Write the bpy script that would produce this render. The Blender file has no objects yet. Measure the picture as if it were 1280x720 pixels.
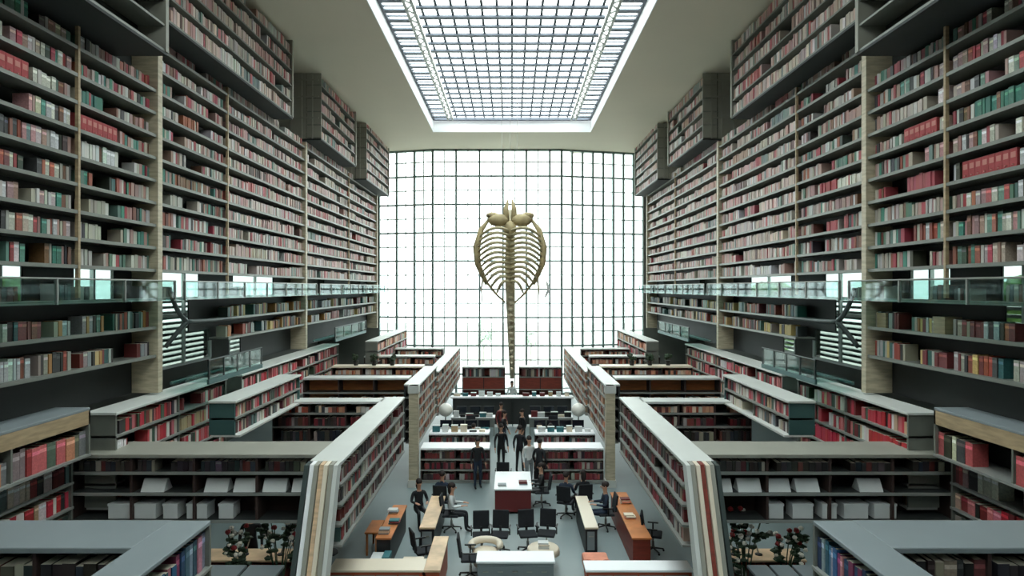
import bpy, math, random
from mathutils import Vector, Matrix
R = random.Random(7)
C = bpy.context.scene.collection
EYE = 7.0                                    # the viewer stands 7 m above the reading floor

# ------------------------------------------------------------------ materials
def lin(c):
    return tuple(((v/255)/12.92 if v/255 <= .04045 else ((v/255+.055)/1.055)**2.4) for v in c)
def mat(name, rgb, rough=.6, metal=0., noise=.0, nscale=6., bump=0., spec=.5):
    m = bpy.data.materials.new(name); m.use_nodes = True
    nt = m.node_tree; b = nt.nodes['Principled BSDF']
    c = lin(rgb)
    b.inputs['Base Color'].default_value = (*c, 1)
    b.inputs['Roughness'].default_value = rough
    b.inputs['Metallic'].default_value = metal
    b.inputs['Specular IOR Level'].default_value = spec
    if noise > 0:
        tc = nt.nodes.new('ShaderNodeTexCoord'); n = nt.nodes.new('ShaderNodeTexNoise')
        n.inputs['Scale'].default_value = nscale; n.inputs['Detail'].default_value = 4
        r = nt.nodes.new('ShaderNodeValToRGB')
        r.color_ramp.elements[0].position = .3; r.color_ramp.elements[1].position = .7
        r.color_ramp.elements[0].color = (*[v*(1-noise) for v in c], 1)
        r.color_ramp.elements[1].color = (*[min(1, v*(1+noise)) for v in c], 1)
        nt.links.new(tc.outputs['Object'], n.inputs['Vector'])
        nt.links.new(n.outputs['Fac'], r.inputs['Fac'])
        nt.links.new(r.outputs['Color'], b.inputs['Base Color'])
        if bump:
            bm_ = nt.nodes.new('ShaderNodeBump'); bm_.inputs['Strength'].default_value = bump
            bm_.inputs['Distance'].default_value = .02
            nt.links.new(n.outputs['Fac'], bm_.inputs['Height']); nt.links.new(bm_.outputs['Normal'], b.inputs['Normal'])
    return m
def wood(name, rgb, rough=.5, scale=2.5):
    m = mat(name, rgb, rough); nt = m.node_tree; b = nt.nodes['Principled BSDF']; c = lin(rgb)
    tc = nt.nodes.new('ShaderNodeTexCoord'); mp = nt.nodes.new('ShaderNodeMapping')
    mp.inputs['Scale'].default_value = (1, 1, 6)
    n = nt.nodes.new('ShaderNodeTexNoise'); n.inputs['Scale'].default_value = scale; n.inputs['Detail'].default_value = 6
    r = nt.nodes.new('ShaderNodeValToRGB')
    r.color_ramp.elements[0].position = .35; r.color_ramp.elements[1].position = .65
    r.color_ramp.elements[0].color = (*[v*.8 for v in c], 1); r.color_ramp.elements[1].color = (*[min(1, v*1.15) for v in c], 1)
    nt.links.new(tc.outputs['Object'], mp.inputs[0]); nt.links.new(mp.outputs[0], n.inputs['Vector'])
    nt.links.new(n.outputs['Fac'], r.inputs['Fac']); nt.links.new(r.outputs['Color'], b.inputs['Base Color'])
    return m
def glass(name, tint, refl=.06):
    m = bpy.data.materials.new(name); m.use_nodes = True; nt = m.node_tree; nt.nodes.clear()
    o = nt.nodes.new('ShaderNodeOutputMaterial'); t = nt.nodes.new('ShaderNodeBsdfTransparent')
    g = nt.nodes.new('ShaderNodeBsdfGlossy'); mx = nt.nodes.new('ShaderNodeMixShader')
    t.inputs[0].default_value = (*tint, 1); g.inputs['Roughness'].default_value = .04
    mx.inputs[0].default_value = refl
    nt.links.new(t.outputs[0], mx.inputs[1]); nt.links.new(g.outputs[0], mx.inputs[2]); nt.links.new(mx.outputs[0], o.inputs[0])
    return m
M = dict(
    floor=mat('sealed_floor', (124, 136, 136), .42, noise=.10, nscale=.35),
    ceiling=mat('ceiling_plaster', (222, 212, 192), .85, noise=.03, nscale=.25),
    outer=mat('dark_concrete', (96, 98, 92), .8, noise=.12, nscale=.6),
    backw=mat('rear_concrete', (110, 110, 104), .8, noise=.08, nscale=.6),
    white=mat('white_paint', (248, 248, 248), .5),
    mull=mat('green_grey_mullion', (138, 158, 154), .5, .2),
    mull2=mat('pale_mullion', (205, 214, 210), .5, .2),  # on the thin facade bars this paleness is window glow put into the colour
    bar=mat('skylight_steel', (92, 98, 108), .5, .3),
    steel=mat('shelf_steel', (122, 124, 116), .45, .25, noise=.08, nscale=3),
    steel_l=mat('shelf_steel_pale', (150, 152, 146), .4, .3),
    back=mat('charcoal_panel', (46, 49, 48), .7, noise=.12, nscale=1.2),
    grey=mat('slate_grey_top', (128, 136, 138), .5, noise=.05, nscale=.8),
    top=mat('pale_grey_top', (205, 206, 200), .45, noise=.04, nscale=1.5),
    topg=mat('warm_grey_top', (152, 150, 138), .5, noise=.06, nscale=1.2),
    tan=wood('tan_wood', (168, 145, 112)),
    post=wood('pale_post', (188, 176, 150)),
    lwood=wood('light_wood_top', (214, 182, 146)),
    cream=mat('cream_laminate', (226, 212, 190), .4),
    redfile=mat('dull_red_board', (158, 60, 62), .7, noise=.12, nscale=8), pagelbl=mat('faded_label', (186, 120, 110), .7), bkred=mat('dim_red_brown', (58, 40, 36), .8),
    owood=wood('orange_wood', (190, 118, 66)),
    rwood=wood('red_brown_panel', (128, 52, 38)),
    dkred=mat('dark_red_panel', (104, 34, 34), .5),
    orng=mat('terracotta_panel', (182, 84, 50), .5),
    black=mat('black_plastic', (22, 23, 25), .5),
    fabric=mat('black_fabric', (32, 34, 38), .9, noise=.15, nscale=20),
    navy=mat('navy_fabric', (36, 48, 66), .9),
    salmon=mat('salmon_fabric', (222, 146, 120), .85, noise=.12, nscale=5),
    teal=mat('teal_card', (52, 110, 116), .6),
    tealst=mat('teal_steel', (70, 104, 102), .5, .3),
    strut=mat('dark_teal_strut', (62, 72, 70), .5, .3),
    chrome=mat('satin_steel', (170, 168, 160), .3, .9),
    bone=mat('aged_bone', (166, 150, 112), .7, noise=.25, nscale=3, bump=.3),
    bone2=mat('grey_bone', (196, 186, 158), .7, noise=.2, nscale=3, bump=.3),
    ribm=mat('rib_bone', (180, 168, 134), .7, noise=.15, nscale=3),
    paper=mat('white_card', (214, 216, 214), .7),
    screen=mat('dark_screen', (28, 34, 42), .2),
    leaf=mat('dark_leaf', (42, 60, 38), .7, noise=.3, nscale=12),
    bloomw=mat('white_bloom', (236, 228, 214), .7), bloomr=mat('red_bloom', (150, 40, 42), .7),
    hedge=mat('hedge_leaf', (112, 150, 78), .8, noise=.4, nscale=7, bump=.6),
    tree=mat('pale_tree_leaf', (206, 218, 206), .9, noise=.25, nscale=6), bark=mat('tree_bark', (180, 176, 168), .9),
    ground=mat('paved_ground', (186, 186, 180), .9, noise=.1, nscale=.4),
    skin=mat('skin', (196, 150, 124), .6), hair=mat('dark_hair', (38, 28, 24), .8),
    lamp=mat('opal_glass', (240, 236, 226), .3),
    pages=mat('page_block', (214, 204, 184), .8, noise=.1, nscale=60),
    front_pane=glass('facade_pane', (.74, .78, .77), .03), side_pane=glass('teal_side_pane', (.40, .45, .43), .05), pane=glass('clear_pane', (.93, .97, .96), .03), rail_glass=glass('teal_rail_glass', (.72, .86, .84), .10),
)

# ------------------------------------------------------------------ mesh helpers
class MB:
    def __init__(s): s.v = []; s.f = []; s.mi = []
    def box(s, x0, x1, y0, y1, z0, z1, mi=0):
        if x0 > x1: x0, x1 = x1, x0
        if y0 > y1: y0, y1 = y1, y0
        if z0 > z1: z0, z1 = z1, z0
        n = len(s.v)
        s.v += [(x0,y0,z0),(x1,y0,z0),(x1,y1,z0),(x0,y1,z0),(x0,y0,z1),(x1,y0,z1),(x1,y1,z1),(x0,y1,z1)]
        s.f += [(n,n+3,n+2,n+1),(n+4,n+5,n+6,n+7),(n,n+1,n+5,n+4),(n+1,n+2,n+6,n+5),(n+2,n+3,n+7,n+6),(n+3,n,n+4,n+7)]
        s.mi += [mi]*6; return s
    def prism_x(s, x0, x1, prof, mi=0):          # prof: (y,z) polygon swept along x
        n = len(s.v); k = len(prof)
        s.v += [(x0,y,z) for y,z in prof] + [(x1,y,z) for y,z in prof]
        s.f += [tuple(range(n,n+k)), tuple(range(n+2*k-1,n+k-1,-1))]
        s.f += [(n+i, n+k+i, n+k+(i+1)%k, n+(i+1)%k) for i in range(k)]
        s.mi += [mi]*(k+2); return s
    def tube(s, pts, rad, seg=6, mi=0):
        pts = [Vector(p) for p in pts]; rr = rad if isinstance(rad,(list,tuple)) else [rad]*len(pts)
        n = len(s.v); up = None
        for i,p in enumerate(pts):
            t = (pts[min(i+1,len(pts)-1)]-pts[max(i-1,0)]).normalized()
            if up is None: up = t.orthogonal().normalized()
            up = (up - t*up.dot(t)).normalized(); w = t.cross(up)
            for k in range(seg):
                a = 2*math.pi*k/seg
                s.v.append(tuple(p + (up*math.cos(a)+w*math.sin(a))*rr[i]))
        for i in range(len(pts)-1):
            for k in range(seg):
                a = n+i*seg+k; b = n+i*seg+(k+1)%seg
                s.f.append((a,b,b+seg,a+seg)); s.mi.append(mi)
        s.f += [tuple(n+k for k in reversed(range(seg))), tuple(n+(len(pts)-1)*seg+k for k in range(seg))]; s.mi += [mi]*2
        return s
    def lathe(s, c, prof, seg=16, mi=0):         # prof: (r,z)
        n = len(s.v)
        for r,z in prof:
            for k in range(seg):
                a = 2*math.pi*k/seg; s.v.append((c[0]+r*math.cos(a), c[1]+r*math.sin(a), c[2]+z))
        for i in range(len(prof)-1):
            for k in range(seg):
                a = n+i*seg+k; b = n+i*seg+(k+1)%seg
                s.f.append((a,b,b+seg,a+seg)); s.mi.append(mi)
        s.f += [tuple(n+k for k in reversed(range(seg))), tuple(n+(len(prof)-1)*seg+k for k in range(seg))]; s.mi += [mi]*2
        return s
    def blob(s, c, r, seg=8, rings=5, mi=0, jit=0, rnd=None):
        rx,ry,rz = r if isinstance(r,(tuple,list)) else (r,r,r)
        n = len(s.v)
        for i in range(rings+1):
            th = math.pi*(i+.02)/(rings+.04)
            for k in range(seg):
                a = 2*math.pi*k/seg; j = 1+(rnd.uniform(-jit,jit) if jit else 0)
                s.v.append((c[0]+rx*j*math.sin(th)*math.cos(a), c[1]+ry*j*math.sin(th)*math.sin(a), c[2]+rz*j*math.cos(th)))
        for i in range(rings):
            for k in range(seg):
                a = n+i*seg+k; b = n+i*seg+(k+1)%seg
                s.f.append((a,a+seg,b+seg,b)); s.mi.append(mi)
        return s
    def build(s, name, m, parent=None, smooth=False, bevel=0):
        me = bpy.data.meshes.new(name)
        off = Vector(parent['_w']) if parent is not None else Vector((0,0,0))
        me.from_pydata([tuple(Vector(v)-off) for v in s.v], [], s.f)
        for mm in (m if isinstance(m,(list,tuple)) else [m]): me.materials.append(mm)
        me.polygons.foreach_set('material_index', s.mi)
        if smooth: me.polygons.foreach_set('use_smooth', [True]*len(me.polygons))
        me.update()
        o = bpy.data.objects.new(name, me); C.objects.link(o)
        if parent is not None:
            o.parent = parent; o['_w'] = parent['_w']
        else: o['_w'] = (0.,0.,0.)
        if bevel:
            b = o.modifiers.new('b','BEVEL'); b.width = bevel; b.segments = 2; b.limit_method = 'ANGLE'
        return o
def empty(name, loc, label, cat, group=None):
    o = bpy.data.objects.new(name, None); o.location = loc; o.empty_display_size = .2; C.objects.link(o)
    o['_w'] = tuple(float(v) for v in loc); o['label'] = label; o['category'] = cat
    if group: o['group'] = group
    return o
def struct(name, mb, m): o = mb.build(name, m); o['kind'] = 'structure'; return o
def tag(o, label, cat, group=None, kind=None):
    o['label'] = label; o['category'] = cat
    if group: o['group'] = group
    if kind: o['kind'] = kind
    return o
def copy_tree(o, parent=None):
    c = o.copy(); C.objects.link(c)
    if parent: c.parent = parent
    for ch in list(o.children): copy_tree(ch, c)
    return c
def Z(h): return EYE + h
SIDE = {-1: 'left', 1: 'right'}
def ordn(n):
    return f"{n}{'th' if 10 <= n%100 <= 20 else {1:'st',2:'nd',3:'rd'}.get(n%10,'th')}"

# ------------------------------------------------------------------ the shell
struct('floor', MB().box(-14, 14, -12, 46, -.15, 0), M['floor'])
W2 = 4.6
cb = MB()
cb.box(-14, -W2, -12, 42.05, Z(9.1), Z(9.9)); cb.box(W2, 14, -12, 42.05, Z(9.1), Z(9.9))
cb.prism_x(-14, -5.2, [(42.05, Z(9.1)), (42.9, Z(9.1)), (42.9, Z(9.9)), (42.05, Z(9.9))]); cb.prism_x(3.9, 14, [(42.05, Z(9.1)), (43.3, Z(9.1)), (43.3, Z(9.9)), (42.05, Z(9.9))])
cb.box(-W2, W2, 37.3, 42.05, Z(9.1), Z(9.9)); cb.box(-W2, W2, -12, -10, Z(9.1), Z(9.9))
struct('ceiling', cb, M['ceiling'])
tb = MB()
for s in (-1, 1): tb.box(s*W2, s*(W2-.03), -10, 37.3, Z(9.08), Z(9.85))
tb.box(-W2, W2, 37.27, 37.3, Z(9.08), Z(9.85)); tb.box(-W2, W2, -10, -9.97, Z(9.08), Z(9.85))
struct('trim_1', tb, M['white'])
struct('wall_back', MB().box(-14, 14, -12.3, -12, 0, Z(9.9)), M['backw'])
# side walls with a long window band each, louvred outside
for s in (-1, 1):
    w = MB(); X0, X1 = s*13, s*13.3
    w.box(X0, X1, -12, 44, 0, Z(-3.0)); w.box(X0, X1, -12, 44, Z(1.2), Z(9.9))
    for a, b in ((-12, 15.2), (17.3, 18.6), (21.2, 23.2), (27.6, 29.4), (35.5, 44)): w.box(X0, X1, a, b, Z(-3.0), Z(1.2))
    struct('wall_'+SIDE[s], w, M['outer'])
    f = MB(); p = MB()
    for a, b in ((15.2, 17.3), (18.6, 21.2), (23.2, 27.6), (29.4, 35.5)):
        for y in (a, (a+b)/2, b): f.box(s*12.98, s*13.1, y-.05, y+.05, Z(-3), Z(1.2))
        for z in (-3, -1.05, 1.2): f.box(s*12.98, s*13.1, a, b, Z(z)-.05, Z(z)+.05)
        p.box(s*13.04, s*13.06, a, b, Z(-3), Z(1.2))
    wn = struct('window_%d' % (5 if s < 0 else 6), f, M['mull2'])
    p.build('pane', M['side_pane'], wn)
    l = MB()
    for k in range(18):
        z = Z(-2.9)+k*.21
        if k >= 12: continue
        l.prism_x(s*13.25, s*13.55, [(15.2, z), (35.5, z), (35.5, z+.09), (15.2, z+.09)])
    l.build('louvre', M['mull2'], wn)

# great glazed facade: three planes
def glazed(name, p0, p1, n, strongs, z0, z1):
    p0 = Vector((*p0, 0)); p1 = Vector((*p1, 0)); t = (p1-p0); L = t.length; t.normalize(); nrm = Vector((-t.y, t.x, 0))
    def bar(u0, u1, za, zb, d, dep=.12):
        m = MB(); a = p0+t*u0; b = p0+t*u1
        q = [a-nrm*dep/2, b-nrm*dep/2, b+nrm*dep/2, a+nrm*dep/2]
        m.v = [(v.x, v.y, za) for v in q]+[(v.x, v.y, zb) for v in q]
        m.f = [(0,3,2,1),(4,5,6,7),(0,1,5,4),(1,2,6,5),(2,3,7,6),(3,0,4,7)]; m.mi = [0]*6
        return m
    root = struct(name, bar(0, L, z0, z0+.15, 0, .3), M['mull'])
    bar(0, L, z1-.12, z1, 0, .16).build('head_rail', M['mull'], root)
    for i in range(n+1):
        u = L*i/n; st = strongs(i); w = .065 if st else .032
        bar(max(0, u-w), min(L, u+w), z0, z1, 0, .16 if st else .06).build('mullion', M['mull'] if st else M['mull2'], root)
    k = 0; z = z1-.83
    while z > z0+.3:
        st = k % 2 == 1; w = .055 if st else .035
        bar(0, L, z-w, z+w, 0, .1 if st else .05).build('transom', M['mull'] if st else M['mull2'], root)
        z -= .928; k += 1
    bar(0, L, z0, z1, 0, .012).build('pane', M['front_pane'], root)
glazed('window_1', (-5.2, 42), (3.25, 42), 11, lambda i: i % 2 == 0 or i == 11, 0, Z(9.1))
glazed('window_2', (-8.9, 42.9), (-5.2, 42), 6, lambda i: i % 2 == 0, 0, Z(9.1))
glazed('window_3', (3.25, 42), (8.9, 43.4), 8, lambda i: True, 0, Z(9.1))
struct('wall_front_left', MB().box(-14, -8.9, 42.8, 43.2, 0, Z(9.1)), M['outer'])
struct('wall_front_right', MB().box(8.9, 14, 43.2, 43.6, 0, Z(9.1)), M['outer'])

# skylight grid
sk = struct('window_4', MB().box(-W2+.03, -W2+.13, -9.9, 37.2, Z(9.72), Z(9.86)).box(W2-.13, W2-.03, -9.9, 37.2, Z(9.72), Z(9.86))
            .box(-W2+.13, W2-.13, 37.0, 37.2, Z(9.72), Z(9.86)), M['bar'])
y = 36.2; k = 0
while y > -9.8:
    w = .105 if k % 2 == 0 else .08
    MB().box(-3.35, 3.35, y-w, y+w, Z(9.72), Z(9.80)).build('crossbar', M['bar'], sk); y -= .82; k += 1
for i in range(-6, 7):
    w = .045
    MB().box(i*.53-w, i*.53+w, -9.9, 36.8, Z(9.80), Z(9.86)).build('glazing_bar', M['bar'], sk)
for s in (-1, 1):
    t = MB()
    for dx in (0, .26):
        t.box(s*(3.4+dx)-.05, s*(3.4+dx)+.05, -9.9, 36.8, Z(9.62), Z(9.69))
    y = -9.8; k = 0
    while y < 36.5:
        a, b = (3.4, 3.66) if k % 2 else (3.66, 3.4)
        t.tube([(s*a, y, Z(9.66)), (s*b, y+.4, Z(9.66))], .035, 4); y += .4; k += 1
    t.build('lattice_truss', M['steel_l'], sk)
    l = MB(); y = 36.5; k = 0
    while y > -9.8:
        w = .13 if k % 2 == 0 else .03
        l.box(s*3.68, s*4.48, y-w, y+w, Z(9.74), Z(9.79)); y -= .41; k += 1
    l.build('louvre_bank', M['bar'], sk)
MB().box(-W2+.05, W2-.05, -9.9, 37.2, Z(9.865), Z(9.88)).build('pane', M['pane'], sk)

# ------------------------------------------------------------------ books
PAL = {
 'near': [((168,160,148),22),((160,126,118),18),((152,58,66),10),((62,120,102),7),((192,190,184),16),((60,60,58),8),((112,76,60),8),((150,80,60),5),((88,118,104),7)],
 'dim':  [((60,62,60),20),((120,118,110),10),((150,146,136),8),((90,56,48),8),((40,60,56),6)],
 'far':  [((176,160,148),26),((176,136,128),26),((168,84,84),9),((196,190,184),18),((120,132,124),8),((96,70,64),6),((200,176,164),10)],
 'low':  [((150,142,128),14),((164,112,60),6),((150,66,48),9),((160,162,160),14),((48,46,44),14),((60,96,92),6),((112,50,44),8),((190,160,100),9),((50,50,50),6)],
 'mixr': [((176,84,88),16),((150,60,66),12),((196,180,160),14),((90,96,84),10),((58,52,50),12),((190,128,96),8),((120,120,116),10)],
 'red':  [((188,50,62),20),((196,104,108),16),((210,204,196),14),((60,80,64),8),((120,40,44),12),((190,160,130),7),((46,44,46),6)],
 'orange': [((212,150,118),20),((224,196,170),22),((170,78,58),16),((210,206,198),14),((110,60,50),10),((60,60,60),6)],  # far cases: glow from the glass wall is put into these lighter covers
 'blue': [((34,62,92),24),((52,104,136),18),((150,156,166),10),((124,50,84),12),((46,84,96),14),((190,120,130),5)],
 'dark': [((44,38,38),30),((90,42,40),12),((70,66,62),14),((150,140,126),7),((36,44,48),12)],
 'mix':  [((150,52,56),14),((196,190,182),18),((70,62,62),20),((96,44,48),14),((80,100,100),10),((160,140,126),10)],
 'maroon': [((110,34,42),24),((140,64,64),14),((60,48,50),18),((170,160,152),8),((90,60,50),8)],
}
CN = {}
def cname(c):
    r, g, b = c; mx, mn = max(c), min(c)
    if mx-mn < 22: return 'off-white' if mx > 175 else ('grey' if mx > 100 else 'black')
    if r == mx and g-b > 25 and g > .6*r: return 'tan' if r > 150 else 'brown'
    if r == mx:
        if g > 110: return 'pink'
        if r > 150 and g > 60 and b < 80: return 'orange'
        return 'red' if r > 135 else ('maroon' if g < 60 else 'brown')
    if g == mx: return 'green' if r < 100 else 'sage'
    return 'blue'
def pick(pal):
    t = sum(w for _, w in pal); u = R.random()*t
    for c, w in pal:
        u -= w
        if u <= 0: break
    j = R.uniform(-14, 14)
    return tuple(max(8, min(245, v+j+R.uniform(-6, 6))) for v in c), cname(c)
BOOKS = []; CNT = {}
def fill(axis, a, b, face, sgn, z, hmax, pal, where, gap=.1, w=(.07,.15), far=None, dep=.3, base=None, hfrac=(.7,.93)):
    """books along axis between a and b; spines on the plane `face`, looking towards sgn; counted from b (far end)"""
    p = PAL[pal]; u = b; n = CNT.get(where, 0); run = R.randint(4, 14); cur = None
    hrow = R.uniform(*hfrac)
    while u > a+.16:
        if run <= 0:
            run = R.randint(4, 16); hrow = R.uniform(*hfrac); cur = pick(p) if R.random() < .35 else None
            if R.random() < gap*3: u -= R.uniform(.15, .9)
            if u <= a+.16: break
        t = R.uniform(*w)
        if cur and R.random() < .8: c, nm = tuple(max(5, min(245, v+R.uniform(-5, 5))) for v in cur[0]), cur[1]
        else: c, nm = pick(p)
        h = hmax*hrow*R.uniform(.88, 1.0); n += 1
        BOOKS.append(dict(ax=axis, u0=u-t+.006, u1=u-.006, f=face+(-sgn)*R.uniform(0, .03), s=sgn, z=z, h=h, d=dep, c=c, n=nm, where=where, i=n, base=base))
        u -= t; run -= 1
    CNT[where] = n

# ------------------------------------------------------------------ the two tall walls of shelving
XW = 8.66
REDSET = {(1, 2.085): (11.1, 12.45), (-1, 3.175): (12.86, 14.2), (-1, 3.72): (10.9, 11.6), (1, 3.175): (13.2, 14.3)}
def red_set(s, h, a, b):
    n = int((b-a)/.16)
    for k in range(n):
        y = a+(b-a)*k/n; m = MB(); f = s*(XW+.1); g = s*(XW+.42)
        m.box(f, g, y+.004, y+(b-a)/n-.004, Z(h), Z(h)+.36)
        m.box(f-s*.004, f, y+.03, y+(b-a)/n-.03, Z(h)+.2, Z(h)+.3, 1)
        m.lathe((f-s*.002, y+(b-a)/n/2, Z(h)+.08), [(.02,-.01),(.02,.01)], 8, 1)
        o = m.build('box_file', [M['redfile'], M['pagelbl']])
        tag(o, f"dull red box file, {ordn(k+1)} from the near end of its row, {SIDE[s]} wall {'lower' if h < 3 else ('upper' if h > 3.5 else 'middle')} set", 'box file', f"red box files on the {SIDE[s]} wall, {'lower' if h < 3 else ('upper' if h > 3.5 else 'middle')} set")
def wall_bay(s, d0, d1, hs, back_from, label, thick_end, pal, low_pal='low', skip=(), bottom=-2.55, num='', solid=()):
    root = empty('tall_bookcase', (s*(XW+.3), (d0+d1)/2, Z(bottom)), label, 'bookcase')
    w = MB()
    if thick_end:
        MB().box(s*(XW-.06), s*(XW+.6), d1-.2, d1, Z(bottom), Z(6.1)).build('side_panel', M['post'], root)
    else:
        MB().box(s*(XW-.03), s*(XW+.04), d1-.06, d1, Z(-.2), Z(6.1)).build('upright', M['tan'], root)
    e1 = d1-(.2 if thick_end else .0)
    MB().box(s*(XW+.58), s*(XW+.62), d0, d1, Z(back_from), Z(6.1)).build('back_panel', M['back'], root)
    for k, h in enumerate(hs):
        if h in skip: continue
        MB().box(s*XW, s*(XW+.58), d0, e1, Z(h)-.045, Z(h)).box(s*(XW-.02), s*(XW+.02), d0, e1, Z(h)-.06, Z(h)+.012).build('shelf', M['steel'], root)
    for k, h in enumerate(hs):
        if h in skip: continue
        nx = hs[k+1] if k+1 < len(hs) else h+.545
        up = h > -.3
        up = h > -.3
        wl = f"{ordn(sum(1 for q in hs if q < h and q > -.3)+1)} shelf above rail" if up else f"{ordn(sum(1 for q in hs if q > h and q < -.3)+1)} shelf below rail"
        wh = f"{wl}, {num.replace('bay', SIDE[s])} bay"
        bf_ = s*(XW+.12)
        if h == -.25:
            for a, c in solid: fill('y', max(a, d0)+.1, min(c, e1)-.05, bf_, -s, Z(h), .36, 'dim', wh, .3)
        elif h < -.3: fill('y', d0+(.1 if d0 > 10 else 1.5), e1-.05, bf_, -s, Z(h), .44, low_pal, wh, .8)
        elif (s, h) in REDSET and d0-.1 < REDSET[(s, h)][0] < d1:
            ra, rb = REDSET[(s, h)]; red_set(s, h, ra, rb)
            fill('y', rb+.02, e1-.04, s*(XW+.12), -s, Z(h), .44, pal, wh, .13); fill('y', d0+.08, ra-.02, s*(XW+.12), -s, Z(h), .44, pal, wh, .13)
        else: fill('y', d0+.08, e1-.04, s*(XW+(.12 if pal == 'near' else .07)), -s, Z(h), .44 if nx-h > .5 else .36, pal, wh, .05 if pal == 'far' else .2)
    return root
UPALL = [-.25] + [round(.45+.545*n, 3) for n in range(11)]
BAYS = [(9.4, 12.8, False, 'near', 'nearest bay'), (12.8, 15.75, True, 'near', 'second bay'), (15.75, 19.5, False, 'near', 'third bay'),
        (19.5, 26.9, True, 'far', 'fourth bay'), (26.9, 34.0, False, 'far', 'fifth bay'), (34.0, 41.0, True, 'far', 'farthest bay')]
# stretches of the eye-level row that have a panel behind; between them one sees through to the side windows
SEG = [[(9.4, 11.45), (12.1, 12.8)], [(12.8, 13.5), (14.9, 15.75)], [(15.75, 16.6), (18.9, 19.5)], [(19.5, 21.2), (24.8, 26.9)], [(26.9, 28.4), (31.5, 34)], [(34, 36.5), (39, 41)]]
for s in (-1, 1):
    for i, (d0, d1, th, pal, nm) in enumerate(BAYS):
        low = [-1.63, -.94] if i < 2 else ([] if i == 2 else [-1.5, -.9])
        bf = .45
        hs = low+[h for h in UPALL if not (i < 2 and h > 5.0)]
        r = wall_bay(s, d0, d1, hs, bf, f'tall steel bookcase packed with books, {nm} of the {SIDE[s]} wall', th, pal, num=nm, solid=SEG[i])
        # charcoal backs behind the lower, partly open cells
        pn = [(a, c, -.25, .45) for a, c in SEG[i]]
        pn += {0: [(12.0 if s > 0 else d0, d1, -.95, -.25), (d0, d1, -2.55, -.95)], 1: [(d0, d1, -2.55, -.25)], 2: [(18.3, d1, -1.25, -.25)],
               3: [(d0, d1, -1.6, -.25), (21.8, d1, -2.55, -1.6)]}.get(i, [(d0, d1, -2.55, -.25)])
        for a, c, za, zb in pn: MB().box(s*(XW+.58), s*(XW+.62), a, c, Z(za), Z(zb)).build('back_panel', M['back'], r)

# upper blocks hanging under the ceiling
def block(s, d0, d1, X, h0, label, rows=True, pal='far'):
    tagn = {7.0: 'nearest', 14.9: 'second', 27.0: 'third', 35.2: 'fourth'}[d0]
    root = empty('hanging_bookcase', (s*(X+.6), (d0+d1)/2, Z(h0)), label, 'bookcase')
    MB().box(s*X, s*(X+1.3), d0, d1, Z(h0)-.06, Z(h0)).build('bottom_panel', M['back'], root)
    e = MB().box(s*X, s*(X+1.3), d0, d0+.06, Z(h0), Z(9.06))
    for zz in (h0+.9, h0+1.8, h0+2.5): e.box(s*(X+.1), s*(X+1.2), d0-.03, d0, Z(zz)-.05, Z(zz))
    for xx in (.35, .8): e.box(s*(X+xx), s*(X+xx+.05), d0-.03, d0, Z(h0), Z(9.06))
    e.build('end_panel', M['topg'], root)
    MB().box(s*(X-.03), s*(X+1.3), d1-.12, d1, Z(h0), Z(9.06)).build('end_panel', M['topg'], root)
    MB().box(s*(X+.6), s*(X+.64), d0, d1, Z(h0), Z(9.06)).build('back_panel', M['back'], root)
    h = h0; k = 1
    while h < 8.9:
        MB().box(s*X, s*(X+.58), d0, d1-.12, Z(h), Z(h)+.05).build('shelf', M['steel'], root)
        if rows: fill('y', d0+.1, d1-.15, s*(X+.03), -s, Z(h)+.05, .46, pal, f"{ordn(k)} shelf, {tagn} {SIDE[s]} hanging case", .05)
        h += .56; k += 1
    return root
for s in (-1, 1):
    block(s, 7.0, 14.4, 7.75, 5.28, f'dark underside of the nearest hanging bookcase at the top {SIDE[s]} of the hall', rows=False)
    block(s, 14.9, 23.5, 8.05, 6.25, f'long hanging bookcase under the ceiling, second of its row on the {SIDE[s]}')
    block(s, 27.0, 33.0, 8.05, 6.3, f'hanging bookcase block with exposed grey end, third of its row on the {SIDE[s]}')
    block(s, 35.2, 41.6, 8.0, 6.0, f'hanging bookcase block beside the glass facade, high on the {SIDE[s]}')

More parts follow.
